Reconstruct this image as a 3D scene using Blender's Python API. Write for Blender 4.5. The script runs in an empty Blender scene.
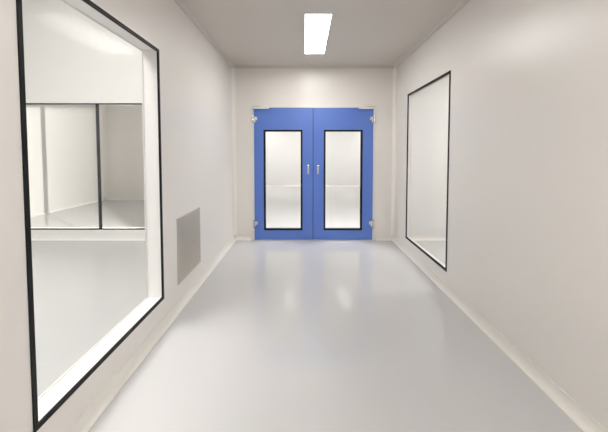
import bpy, bmesh, math
from mathutils import Vector, Matrix
S = bpy.context.scene
COL = S.collection

# ------------------------------------------------------------------ camera
cam_d = bpy.data.cameras.new('camera')
cam = bpy.data.objects.new('camera', cam_d); COL.objects.link(cam)
cam.location = (0, 0, 1.38)
cam.rotation_euler = (math.radians(90) - math.atan(18 / 355), 0, 0)
cam_d.sensor_fit = 'HORIZONTAL'; cam_d.sensor_width = 36
cam_d.lens = 36 * 355 / 608
cam_d.shift_y = -45 / 608
cam_d.clip_start = 0.02
S.camera = cam

# ------------------------------------------------------------------ world, exposure
w = bpy.data.worlds.new('world'); S.world = w; w.use_nodes = True
w.node_tree.nodes['Background'].inputs[0].default_value = (1, 1, 1, 1)
w.node_tree.nodes['Background'].inputs[1].default_value = 0.0
S.view_settings.view_transform = 'Standard'
S.view_settings.look = 'None'
S.view_settings.gamma = 1
S.view_settings.exposure = 0.05
S.view_settings.use_curve_mapping = False

# light strengths (W/sr-like emission of each room's ceiling panels)
E_COR, E_COR_BACK, E_LEFT, E_RIGHT, E_DOOR, E_FAR, P_SPOT = 26.0, 28.5, 17.2, 11.8, 17.5, 8.5, 1450.0

# added unseen spot, casting shadows through the far window into the room beyond
SPOT = Vector((-1.42, 3.90, 1.93)); AIM = Vector((-4.6, 8.3, 1.0))
sd = bpy.data.lights.new('added_spot_beam', 'SPOT')
sd.energy = P_SPOT; sd.spot_size = math.radians(78); sd.spot_blend = 0.3
sd.shadow_soft_size = 0.003; sd.color = (1.0, 0.985, 0.95)
so = bpy.data.objects.new('added_spot_beam', sd); COL.objects.link(so)
so.location = SPOT
so.rotation_euler = (AIM - SPOT).to_track_quat('-Z', 'Y').to_euler()


# ------------------------------------------------------------------ materials
def srgb(r, g, b):
    f = lambda c: (c / 255 / 12.92) if c / 255 <= 0.04045 else ((c / 255 + 0.055) / 1.055) ** 2.4
    return (f(r), f(g), f(b), 1)


def mat(name, col, rough=0.5, metal=0.0, var=0.02, scale=3.0, bump=0.0, bscale=200.0, ior=1.5, stretch=(1, 1, 1), rvar=0.0):
    m = bpy.data.materials.new(name); m.use_nodes = True
    nt = m.node_tree; n = nt.nodes; l = nt.links
    b = n['Principled BSDF']
    b.inputs['Roughness'].default_value = rough
    b.inputs['Metallic'].default_value = metal
    b.inputs['IOR'].default_value = ior
    tc = n.new('ShaderNodeTexCoord'); mp = n.new('ShaderNodeMapping'); mp.inputs['Scale'].default_value = stretch
    l.new(tc.outputs['Object'], mp.inputs['Vector'])
    no = n.new('ShaderNodeTexNoise'); no.inputs['Scale'].default_value = scale; no.inputs['Detail'].default_value = 3
    l.new(mp.outputs['Vector'], no.inputs['Vector'])
    mx = n.new('ShaderNodeMix'); mx.data_type = 'RGBA'
    mx.inputs['A'].default_value = tuple(c * (1 - var) for c in col[:3]) + (1,)
    mx.inputs['B'].default_value = tuple(min(1, c * (1 + var)) for c in col[:3]) + (1,)
    l.new(no.outputs['Fac'], mx.inputs['Factor']); l.new(mx.outputs['Result'], b.inputs['Base Color'])
    if rvar:
        mr = n.new('ShaderNodeMapRange'); mr.inputs['To Min'].default_value = rough - rvar; mr.inputs['To Max'].default_value = rough + rvar
        l.new(no.outputs['Fac'], mr.inputs['Value']); l.new(mr.outputs['Result'], b.inputs['Roughness'])
    if bump:
        n2 = n.new('ShaderNodeTexNoise'); n2.inputs['Scale'].default_value = bscale
        l.new(mp.outputs['Vector'], n2.inputs['Vector'])
        bp = n.new('ShaderNodeBump'); bp.inputs['Strength'].default_value = bump; bp.inputs['Distance'].default_value = 0.002
        l.new(n2.outputs['Fac'], bp.inputs['Height']); l.new(bp.outputs['Normal'], b.inputs['Normal'])
    return m


def emis(name, strength, col=(1, 0.985, 0.96, 1)):
    m = bpy.data.materials.new(name); m.use_nodes = True
    nt = m.node_tree; n = nt.nodes; l = nt.links
    n.remove(n['Principled BSDF'])
    e = n.new('ShaderNodeEmission'); e.inputs['Color'].default_value = col
    e.inputs['Strength'].default_value = strength
    l.new(e.outputs[0], n['Material Output'].inputs[0])
    return m


def glass(name):
    m = bpy.data.materials.new(name); m.use_nodes = True
    nt = m.node_tree; n = nt.nodes; l = nt.links
    n.remove(n['Principled BSDF'])
    t = n.new('ShaderNodeBsdfTransparent'); t.inputs[0].default_value = (0.985, 0.983, 0.976, 1)
    g = n.new('ShaderNodeBsdfGlossy'); g.inputs['Roughness'].default_value = 0.12
    lw = n.new('ShaderNodeLayerWeight'); lw.inputs['Blend'].default_value = 0.5
    pw = n.new('ShaderNodeMath'); pw.operation = 'POWER'; pw.inputs[1].default_value = 5
    f = n.new('ShaderNodeMath'); f.operation = 'MULTIPLY_ADD'; f.inputs[1].default_value = 0.17; f.inputs[2].default_value = 0.005
    l.new(lw.outputs['Facing'], pw.inputs[0]); l.new(pw.outputs[0], f.inputs[0])
    x = n.new('ShaderNodeMixShader')
    l.new(f.outputs[0], x.inputs[0]); l.new(t.outputs[0], x.inputs[1]); l.new(g.outputs[0], x.inputs[2])
    l.new(x.outputs[0], n['Material Output'].inputs[0])
    return m


M = dict(
    wall=mat('wall_panel_enamel', (0.80, 0.768, 0.732, 1), 0.33, var=0.012, scale=1.2, rvar=0.03),
    white=mat('white_room_enamel', (0.80, 0.79, 0.775, 1), 0.45, var=0.01, scale=1.5),
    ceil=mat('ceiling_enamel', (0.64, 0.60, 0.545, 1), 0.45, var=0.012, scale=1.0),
    floor=mat('epoxy_floor', (0.56, 0.555, 0.555, 1), 0.085, var=0.012, scale=1.5, rvar=0.01, ior=1.58),
    floor_pale=mat('pale_epoxy_floor', (0.50, 0.505, 0.505, 1), 0.2, var=0.012, scale=1.5, rvar=0.02),
    skirt=mat('cream_skirting', (0.80, 0.77, 0.72, 1), 0.35, var=0.01),
    cove=mat('corner_cove_aluminium', (0.88, 0.85, 0.81, 1), 0.3, var=0.01),
    reveal=mat('white_reveal', (0.90, 0.89, 0.88, 1), 0.3, var=0.01),
    black=mat('black_gasket', (0.012, 0.012, 0.013, 1), 0.5, var=0.1, scale=20, ior=1.25),
    blue=mat('blue_door_enamel', srgb(76, 116, 204), 0.42, ior=1.8, var=0.02, scale=2, rvar=0.02),
    alu=mat('satin_aluminium', (0.78, 0.78, 0.76, 1), 0.4, 0.3, var=0.04, scale=30),
    steel=mat('brushed_steel', (0.60, 0.56, 0.50, 1), 0.36, 0.5, var=0.06, scale=6, stretch=(1, 1, 40), bump=0.1, bscale=30),
    chrome=mat('polished_steel', (0.75, 0.75, 0.74, 1), 0.18, 1.0, var=0.02),
    seal=mat('door_seal', srgb(80, 105, 150), 0.8, ior=1.2),
    glass=glass('clear_glass'),
    lampbody=mat('lamp_trim', (0.8, 0.8, 0.8, 1), 0.4, var=0.01),
)


# ------------------------------------------------------------------ mesh helpers
def box(bm, x0, x1, y0, y1, z0, z1, bev=0.0):
    vs = [bm.verts.new((x, y, z)) for x in (x0, x1) for y in (y0, y1) for z in (z0, z1)]
    fs = [(0, 1, 3, 2), (4, 6, 7, 5), (0, 4, 5, 1), (2, 3, 7, 6), (0, 2, 6, 4), (1, 5, 7, 3)]
    faces = [bm.faces.new([vs[i] for i in f]) for f in fs]
    if bev:
        es = list({e for f in faces for e in f.edges})
        bmesh.ops.bevel(bm, geom=es, offset=bev, segments=2, affect='EDGES', profile=0.5)


def cyl(bm, p, r, h, axis='Z', seg=20):
    rot = {'Z': Matrix.Identity(4), 'X': Matrix.Rotation(math.pi / 2, 4, 'Y'), 'Y': Matrix.Rotation(math.pi / 2, 4, 'X')}[axis]
    bmesh.ops.create_cone(bm, cap_ends=True, segments=seg, radius1=r, radius2=r, depth=h, matrix=Matrix.Translation(p) @ rot)


def ring(bm, axis, c0, c1, a0, a1, z0, z1, wd, bev=0.0):
    """rectangular frame: axis 'X' lies in a YZ wall (c = x), axis 'Y' lies in an XZ wall (c = y)"""
    def b(a, b_, c, d):
        if axis == 'X': box(bm, c0, c1, a, b_, c, d, bev)
        else: box(bm, a, b_, c0, c1, c, d, bev)
    b(a0, a0 + wd, z0, z1); b(a1 - wd, a1, z0, z1)
    b(a0 + wd, a1 - wd, z0, z0 + wd); b(a0 + wd, a1 - wd, z1 - wd, z1)


def obj(name, bm, m, parent=None, smooth=False):
    me = bpy.data.meshes.new(name)
    bmesh.ops.recalc_face_normals(bm, faces=bm.faces)
    if smooth:
        for f in bm.faces: f.smooth = True
    bm.to_mesh(me); bm.free()
    me.materials.append(m)
    o = bpy.data.objects.new(name, me); COL.objects.link(o)
    if parent:
        o.parent = parent
        o.matrix_parent_inverse = Matrix.Translation(parent.location).inverted()
    return o


def new(): return bmesh.new()


def struct(o, label):
    o['kind'] = 'structure'; o['label'] = label; return o


def thing(name, label, cat=None, loc=(0, 0, 0), group=None):
    o = bpy.data.objects.new(name, None); COL.objects.link(o); o.location = loc
    o.empty_display_size = 0.1
    o['label'] = label
    if cat: o['category'] = cat
    if group: o['group'] = group
    return o


def lab(o, s): o['label'] = s; return o


# ------------------------------------------------------------------ dimensions
XL, XR = -1.115, 1.43         # corridor faces
TW = 0.125                    # wall thickness
TR = 0.05                     # thickness of the glazed right hand panel wall
XP, XS = -2.0, 3.1            # side walls of the room beyond the doors
HP = 2.73                     # its ceiling height
YE = 5.58                     # end wall face
H, HH = 2.73, 4.1             # corridor height, tall room height
YB = -4.5                     # behind the camera
XO, XQ = -5.9, 4.6            # outer faces of the side rooms
Y3, Y5 = 10.4, 14.8           # far walls of the rooms beyond
W1 = (1.405, 2.765, 0.225, 2.172)   # left window: y0 y1 z0 z1
W2 = (3.50, 4.93, 0.19, 2.185)      # right window
W3 = (-4.9, -2.45, 0.165, 2.155)    # far window: x0 x1 z0 z1
DR = (-0.815, 1.115, 2.115)         # door opening: x0 x1 top


def wall_open(a0, a1, c0, c1, zt, holes, axis):
    bm = new()
    def b(a, b_, z0, z1):
        if b_ - a < 1e-4 or z1 - z0 < 1e-4: return
        if axis == 'X': box(bm, c0, c1, a, b_, z0, z1)
        else: box(bm, a, b_, c0, c1, z0, z1)
    cur = a0
    for (h0, h1, z0, z1) in sorted(holes):
        b(cur, h0, 0, zt); b(h0, h1, 0, z0); b(h0, h1, z1, zt); cur = h1
    b(cur, a1, 0, zt)
    return bm


# ------------------------------------------------------------------ the setting
XF = XL - TW / 2
bm = new(); box(bm, XF, XQ + TW, YB - TW, Y5 + TW, -0.12, 0); box(bm, XO - TW, XF, YE + TW / 2, Y5 + TW, -0.12, 0)
struct(obj('floor', bm, M['floor']), 'glossy pale grey epoxy floor of the corridor')
bm = new(); box(bm, XO - TW, XF, -1.5 - TW, YE + TW / 2, -0.12, 0)
struct(obj('floor_left_room', bm, M['floor_pale']), 'very pale floor of the room behind the left window')
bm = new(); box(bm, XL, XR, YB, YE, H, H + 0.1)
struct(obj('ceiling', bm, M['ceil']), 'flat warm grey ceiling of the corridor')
struct(obj('wall_left', wall_open(YB, YE, XL - TW, XL, HH, [W1], 'X'), M['wall']), 'pale beige corridor wall on the left with the large window opening')
struct(obj('wall_right', wall_open(YB, YE, XR, XR + TR, HH, [W2], 'X'), M['wall']), 'pale beige corridor wall on the right with the narrow window opening')
struct(obj('wall_end', wall_open(XL - TW, XR + TR, YE, YE + TW, HH, [(DR[0], DR[1], 0, DR[2])], 'Y'), M['wall']), 'pale beige end wall around the blue double door')
struct(obj('wall_end_left', wall_open(XO, XL - TW, YE, YE + TW, HH, [W3], 'Y'), M['white']), 'white far wall of the room behind the left window')
bm = new(); box(bm, XR + TR, XQ, YE, YE + TW, 0, HH)
struct(obj('wall_end_right', bm, M['white']), 'white far wall of the room behind the right window')
bm = new(); box(bm, XL - TW, XR + TR, YB - TW, YB, 0, HH)
struct(obj('wall_front', bm, M['wall']), 'wall closing the corridor behind the viewer')
bm = new(); box(bm, XO - TW, XO, -1.5 - TW, Y3 + TW, 0, HH)
struct(obj('wall_outer_left', bm, M['white']), 'white side wall seen through the far inner window')
bm = new(); box(bm, XQ, XQ + TW, -1.5 - TW, YE + TW, 0, HH)
struct(obj('wall_outer_right', bm, M['white']), 'white outer wall of the right hand room')
bm = new(); box(bm, XO, XL - TW, -1.5 - TW, -1.5, 0, HH)
struct(obj('wall_front_left', bm, M['white']), 'white near wall of the left hand room')
bm = new(); box(bm, XR + TR, XQ, -1.5 - TW, -1.5, 0, HH)
struct(obj('wall_front_right', bm, M['white']), 'white near wall of the right hand room')
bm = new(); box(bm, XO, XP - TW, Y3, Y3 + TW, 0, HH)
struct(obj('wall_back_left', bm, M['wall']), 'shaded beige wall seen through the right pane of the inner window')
bm = new(); box(bm, XP - TW, XP, YE + TW, Y5 + TW, 0, HH)
struct(obj('wall_passage_left', bm, M['white']), 'left wall of the passage beyond the blue doors')
bm = new(); box(bm, XS, XS + TW, YE + TW, Y5 + TW, 0, HH)
struct(obj('wall_passage_right', bm, M['white']), 'right wall of the passage beyond the blue doors')
bm = new(); box(bm, XP, XS, Y5, Y5 + TW, 0, HH)
struct(obj('wall_passage_end', bm, M['white']), 'white end wall seen through the panes of the blue doors')
bm = new(); box(bm, XO - TW, XL - TW, -1.5 - TW, YE + TW, HH, HH + 0.1)
struct(obj('ceiling_left', bm, M['white']), 'white ceiling of the left hand room')
bm = new(); box(bm, XO - TW, XP - TW, YE + TW, Y3 + TW, HH, HH + 0.1)
struct(obj('ceiling_back_left', bm, M['white']), 'white ceiling of the room behind the inner window')
bm = new(); box(bm, XR + TR, XQ, -1.5, YE, HP, HP + 0.1)
struct(obj('ceiling_right', bm, M['white']), 'white ceiling of the right hand room')
bm = new(); box(bm, XP, XS, YE + TW, Y5, HP, HP + 0.1)
struct(obj('ceiling_passage', bm, M['white']), 'white ceiling of the passage beyond the doors')


# coved skirting: concave profile swept straight along a wall
def cove(p0, p1, u, v, ru, rv, seg=8, lip=0.004):
    """p0->p1 the corner line, u and v unit directions away from the corner along both surfaces"""
    bm = new(); p0 = Vector(p0); p1 = Vector(p1); u = Vector(u); v = Vector(v)
    prof = [Vector((0, 0, 0)), u * ru]
    prof += [u * ru + v * lip]
    for i in range(1, seg):
        a = math.pi / 2 * i / seg
        prof.append(u * (lip + (ru - lip) * (1 - math.sin(a))) + v * (lip + (rv - lip) * (1 - math.cos(a))))
    prof += [u * lip + v * rv, v * rv]
    A = [bm.verts.new(p0 + q) for q in prof]; B = [bm.verts.new(p1 + q) for q in prof]
    n = len(prof)
    for i in range(n): bm.faces.new([A[i], A[(i + 1) % n], B[(i + 1) % n], B[i]])
    bm.faces.new(A); bm.faces.new(list(reversed(B)))
    return bm


def skirt(name, p0, p1, out, label, m='skirt'):
    struct(obj(name, cove(p0, p1, out, (0, 0, 1), 0.045, 0.072), M[m]), label)


X, Yv, Z = Vector((1, 0, 0)), Vector((0, 1, 0)), Vector((0, 0, 1))
skirt('baseboard_left', (XL, YB, 0), (XL, YE, 0), X, 'cream coved skirting along the left corridor wall')
skirt('baseboard_right', (XR, YB, 0), (XR, YE, 0), -X, 'cream coved skirting along the right corridor wall')
skirt('baseboard_end_left', (XL + 0.045, YE, 0), (DR[0] - 0.03, YE, 0), -Yv, 'short cream skirting left of the blue doors')
skirt('baseboard_end_right', (DR[1] + 0.03, YE, 0), (XR - 0.045, YE, 0), -Yv, 'short cream skirting right of the blue doors')
skirt('baseboard_left_room', (XO, YE, 0), (XL - TW, YE, 0), -Yv, 'skirting below the inner window', 'white')
skirt('baseboard_right_room', (XR + TR, YE, 0), (XQ, YE, 0), -Yv, 'skirting seen through the right window')
skirt('baseboard_outer_left', (XO, YE + TW, 0), (XO, Y3, 0), X, 'skirting of the side wall beyond the inner window', 'white')
skirt('baseboard_back_left', (XO + 0.045, Y3, 0), (XP - TW, Y3, 0), -Yv, 'skirting of the shaded wall beyond the inner window', 'white')
skirt('baseboard_passage', (XP, Y5, 0), (XS, Y5, 0), -Yv, 'skirting far beyond the blue doors')


def trim(i, p0, p1, u, v, r, label, m='cove'):
    struct(obj('trim_%d' % i, cove(p0, p1, u, v, r, r), M[m]), label)


trim(1, (XL, YE, 0.072), (XL, YE, H - 0.04), X, -Yv, 0.05, 'vertical corner cove left of the doors')
trim(2, (XR, YE, 0.072), (XR, YE, H - 0.04), -X, -Yv, 0.05, 'vertical corner cove right of the doors')
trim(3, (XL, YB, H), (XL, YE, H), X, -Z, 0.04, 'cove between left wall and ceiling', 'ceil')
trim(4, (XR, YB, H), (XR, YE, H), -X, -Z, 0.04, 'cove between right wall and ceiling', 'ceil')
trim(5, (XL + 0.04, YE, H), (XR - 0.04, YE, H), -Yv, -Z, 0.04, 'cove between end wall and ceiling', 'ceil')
trim(6, (XO, Y3, 0.072), (XO, Y3, HH), X, -Yv, 0.13, 'vertical corner cove beyond the inner window')


# ------------------------------------------------------------------ windows
def window(i, axis, face, back, a0, a1, z0, z1, wd, label, mull=None, rwd=0.012):
    """face = coordinate of the near wall face, back = far face"""
    s = 1 if back > face else -1
    loc = (face, (a0 + a1) / 2, z0) if axis == 'X' else ((a0 + a1) / 2, face, z0)
    t = thing('window_%d' % i, label, None, loc); t['kind'] = 'structure'
    bm = new(); ring(bm, axis, face - s * 0.006, face + s * 0.006, a0, a1, z0, z1, wd, 0.0015)
    lab(obj('window_gasket', bm, M['black'], t), 'black rubber gasket framing the opening')
    bm = new(); ring(bm, axis, face + s * 0.0065, back - s * 0.0065, a0, a1, z0, z1, 0.008, 0)
    lab(obj('window_reveal', bm, M['reveal'], t), 'white lined reveal')
    bm = new(); ring(bm, axis, back - s * 0.006, back + s * 0.006, a0, a1, z0, z1, rwd, 0)
    lab(obj('rear_gasket', bm, M['alu'], t), 'thin grey edge strip')
    pz = [(a0 + 0.009, a1 - 0.009)]
    if mull is not None:
        bm = new()
        (box(bm, mull - 0.024, mull + 0.024, face - 0.006, face + 0.008, z0 + wd, z1 - wd, 0.002) if axis == 'Y' else None)
        lab(obj('mullion', bm, M['black'], t), 'black vertical mullion')
        pz = [(a0 + 0.009, mull - 0.025), (mull + 0.025, a1 - 0.009)]
    for (p, q) in pz:
        for c in (face + s * 0.009, back - s * 0.012):
            bm = new()
            c0, c1 = sorted((c, c + s * 0.0))
            # a pane is one clear sheet set in the gasket
            if axis == 'X': vs = [(c, p, z0 + 0.009), (c, q, z0 + 0.009), (c, q, z1 - 0.009), (c, p, z1 - 0.009)]
            else: vs = [(p, c, z0 + 0.009), (q, c, z0 + 0.009), (q, c, z1 - 0.009), (p, c, z1 - 0.009)]
            bm.faces.new([bm.verts.new(v) for v in vs])
            obj('glass_pane', bm, M['glass'], t)
    return t


window(1, 'X', XL, XL - TW, *W1, 0.024, 'large black-edged window in the left corridor wall')
window(2, 'X', XR, XR + TR, *W2, 0.026, 'tall black-edged window in the right corridor wall')
window(3, 'Y', YE, YE + TW, *W3, 0.022, 'black-framed inner window with one upright bar, seen through the left window', mull=-3.225)

# ------------------------------------------------------------------ door
t = thing('trim_7', 'pale aluminium frame around the blue double door', None, (0.15, YE, 0)); t['kind'] = 'structure'
bm = new()
box(bm, DR[0], DR[0] + 0.03, YE - 0.012, YE + TW, 0, DR[2], 0.002)
box(bm, DR[1] - 0.03, DR[1], YE - 0.012, YE + TW, 0, DR[2], 0.002)
box(bm, DR[0] + 0.03, DR[1] - 0.03, YE - 0.012, YE + TW, DR[2] - 0.03, DR[2], 0.002)
obj('door_frame', bm, M['alu'], t)

XM = 0.143
DF = YE - 0.004               # door front face


def leaf(i, x0, x1, side, label):
    """side = -1 hinges on the left, +1 hinges on the right"""
    hx = x0 if side < 0 else x1; mx = x1 if side < 0 else x0
    t = thing('door_%d' % i, label, None, (hx, DF + 0.022, 0)); t['kind'] = 'structure'
    wx0, wx1 = (-0.625, -0.028) if side < 0 else (0.308, 0.936)
    wx0, wx1 = (-0.632, -0.025) if side < 0 else (0.311, 0.918)
    z0, z1, zt = 0.158, 1.742, 2.083
    bm = new()
    box(bm, x0, wx0, DF, DF + 0.044, 0.008, zt); box(bm, wx1, x1, DF, DF + 0.044, 0.008, zt)
    box(bm, wx0, wx1, DF, DF + 0.044, 0.008, z0); box(bm, wx0, wx1, DF, DF + 0.044, z1, zt)
    bmesh.ops.remove_doubles(bm, verts=bm.verts, dist=1e-5)
    lab(obj('door_leaf', bm, M['blue'], t), 'blue enamelled leaf')
    bm = new(); ring(bm, 'Y', DF - 0.006, DF + 0.05, wx0, wx1, z0, z1, 0.027, 0.002)
    lab(obj('pane_gasket', bm, M['black'], t), 'black gasket around the vision pane')
    for c in (DF + 0.004, DF + 0.04):
        bm = new()
        bm.faces.new([bm.verts.new(v) for v in [(wx0 + .01, c, z0 + .01), (wx1 - .01, c, z0 + .01), (wx1 - .01, c, z1 - .01), (wx0 + .01, c, z1 - .01)]])
        obj('glass_pane', bm, M['glass'], t)
    # meeting edge strip
    if side < 0:
        bm = new(); box(bm, mx - 0.006, mx + 0.009, DF - 0.003, DF - 0.0005, 0.01, zt - 0.003)
        lab(obj('edge_strip', bm, M['seal'], t), 'thin slate blue meeting strip')
    # hinges
    for hz in (0.26, 1.90):
        bm = new()
        box(bm, hx - 0.028, hx + 0.028, DF - 0.022, DF - 0.0062, hz - 0.045, hz + 0.045, 0.003)
        cyl(bm, (hx + side * 0.012, DF - 0.03, hz), 0.014, 0.13)
        box(bm, hx - side * 0.055 if side > 0 else hx + 0.02, hx - 0.02 if side > 0 else hx + 0.055, DF - 0.014, DF, hz - 0.01, hz + 0.045, 0.003)
        lab(obj('hinge', bm, M['chrome'], t), 'projecting steel hinge')
    # closer with arm at the head
    cx = hx - side * 0.11
    cl = new(); box(cl, cx - 0.125, cx + 0.125, DF - 0.055, DF - 0.009, 2.062, 2.094, 0.004)
    c = obj('door_closer', cl, M['alu'], t)
    am = new(); box(am, min(hx + side * 0.02, cx), max(hx + side * 0.02, cx), DF - 0.045, DF - 0.02, 2.0945, 2.104, 0.002)
    a = obj('closer_arm', am, M['chrome'], c)
    # lever handle on a plate
    px = mx - side * -0.062 * 1
    px = mx + side * 0.075
    hb = new(); box(hb, px - 0.014, px + 0.014, DF - 0.006, DF, 1.05, 1.19, 0.002)
    hp = obj('handle', hb, M['chrome'], t)
    hb = new(); cyl(hb, (px, DF - 0.026, 1.14), 0.008, 0.04, 'Y'); cyl(hb, (px, DF - 0.046, 1.12), 0.009, 0.12)
    obj('handle_grip', hb, M['chrome'], hp)


leaf(1, DR[0] + 0.033, XM - 0.002, -1, 'left leaf of the blue double door with a tall bright pane')
leaf(2, XM + 0.002, DR[1] - 0.033, 1, 'right leaf of the blue double door with a tall bright pane')


# ------------------------------------------------------------------ lamps
def panel(x0, x1, y0, y1, z, e, label, group=None):
    t = thing('ceiling_light', label, 'light', ((x0 + x1) / 2, (y0 + y1) / 2, z), group)
    bm = new()
    box(bm, x0 - 0.012, x0, y0 - 0.012, y1 + 0.012, z - 0.006, z); box(bm, x1, x1 + 0.012, y0 - 0.012, y1 + 0.012, z - 0.006, z)
    box(bm, x0, x1, y0 - 0.012, y0, z - 0.006, z); box(bm, x0, x1, y1, y1 + 0.012, z - 0.006, z)
    obj('lamp_frame', bm, M['lampbody'], t)
    bm = new(); box(bm, x0, x1, y0, y1, z - 0.004, z - 0.001)
    lab(obj('diffuser', bm, emis('lamp_diffuser', e), t), 'glowing white diffuser')
    return t


panel(0.014, 0.268, 3.52, 4.88, H, E_COR, 'glowing white rectangular panel light in the corridor ceiling')
panel(0.003, 0.282, -0.6, 0.87, H, E_COR_BACK, 'ceiling panel light above and behind the viewer')
panel(0.003, 0.282, -3.6, -2.13, H, E_COR_BACK, 'ceiling panel light at the corridor end behind the viewer')
panel(-3.0, -1.7, 1.0, 3.2, HH, E_LEFT * 1.15, 'large panel light in the ceiling of the left hand room')
for k, (y0, what) in enumerate([(0.6, 'near'), (3.4, 'far')]):
    panel(2.4, 3.3, y0, y0 + 1.3, HP, E_RIGHT, what + ' panel light in the ceiling of the right hand room', 'panel lights of the right hand room')
gp = 'panel lights of the room beyond the blue doors'
panel(-0.55, -0.25, 9.2, 10.4, HP, E_DOOR * 0.09, 'dim narrow panel light beyond the left blue door leaf', gp)
panel(1.0, 1.3, 9.2, 10.4, HP, E_DOOR * 0.09, 'dim narrow panel light beyond the right blue door leaf', gp)
panel(-0.6, 1.9, 6.0, 6.7, HP, E_DOOR, 'broad added panel light just behind the blue doors', gp)  # these broad and long panels are added out of view to brighten the room
panel(-1.9, -1.6, 12.0, 14.2, HP, E_DOOR, 'long added panel light at the far left of the room beyond the doors', gp)
panel(2.7, 3.0, 12.0, 14.2, HP, E_DOOR, 'long added panel light at the far right of the room beyond the doors', gp)
panel(0.28, 0.52, 12.0, 14.2, HP, E_DOOR, 'long added panel light in the far middle of the room beyond the doors', gp)
panel(-4.2, -3.2, 7.6, 8.8, HH, E_FAR, 'panel light of the room beyond the inner window')

# added unseen spotlight: an open housing whose front mask frames the beam to the inner window
t = thing('added_spotlight', 'added unseen boxy spotlight with framing mask on the back of the left corridor wall', 'light', (XL - TW, SPOT.y, SPOT.z))
K = 0.07
ax0, ax1 = [SPOT.x + K * (v - SPOT.x) for v in (W3[0] + 0.02, -2.60)]
az0, az1 = [SPOT.z + K * (v - SPOT.z) for v in (W3[2] + 0.03, W3[3] - 0.03)]
ay = SPOT.y + K * (YE - SPOT.y)
x0, x1, z0, z1 = ax0 - 0.03, -1.30, az0 - 0.03, az1 + 0.03
bm = new()
box(bm, x0, x1, ay - 0.002, ay, z0, az0); box(bm, x0, x1, ay - 0.002, ay, az1, z1)
box(bm, x0, ax0, ay - 0.002, ay, az0, az1); box(bm, ax1, x1, ay - 0.002, ay, az0, az1)
lab(obj('beam_mask', bm, M['black'], t), 'added black beam-shaping mask with a rectangular opening')
bm = new(); y0 = SPOT.y - 0.07
box(bm, x0, x1, y0, ay - 0.002, z0, z0 + 0.004); box(bm, x0, x1, y0, ay - 0.002, z1 - 0.004, z1)
box(bm, x0, x0 + 0.004, y0, ay - 0.002, z0 + 0.004, z1 - 0.004); box(bm, x1 - 0.004, x1, y0, ay - 0.002, z0 + 0.004, z1 - 0.004)
box(bm, x0 + 0.004, x1 - 0.004, y0, y0 + 0.004, z0 + 0.004, z1 - 0.004)
obj('housing', bm, M['black'], t)
bm = new(); box(bm, x1, XL - TW, SPOT.y - 0.03, SPOT.y + 0.03, SPOT.z - 0.05, SPOT.z, 0.004)
obj('added_spot_bracket', bm, M['lampbody'], t)

# ------------------------------------------------------------------ return air grille
G = (3.08, 3.755, 0.215, 0.803)
t = thing('air_grille', 'brushed steel return air grille low on the left wall near the doors', 'grille', (XL, (G[0] + G[1]) / 2, G[2]))
bm = new(); ring(bm, 'X', XL, XL + 0.008, *G, 0.022, 0.001)
obj('grille_frame', bm, M['steel'], t)
bm = new()
box(bm, XL + 0.0005, XL + 0.003, G[0] + 0.022, G[1] - 0.022, G[2] + 0.022, G[3] - 0.022)
n = 52; hz = (G[3] - G[2] - 0.048) / n
for i in range(n):
    z = G[2] + 0.024 + hz * (i + 0.5)
    box(bm, XL + 0.003, XL + 0.0065, G[0] + 0.024, G[1] - 0.024, z - hz * 0.28, z + hz * 0.28)
lab(obj('grille_face', bm, M['steel'], t), 'finely slotted steel face')
for y in (G[0] + 0.011, G[1] - 0.011):
    for z in (G[2] + 0.011, G[3] - 0.011):
        bm = new(); cyl(bm, (XL + 0.0085, y, z), 0.004, 0.002, 'X', 10)
        obj('screw', bm, M['chrome'], t)
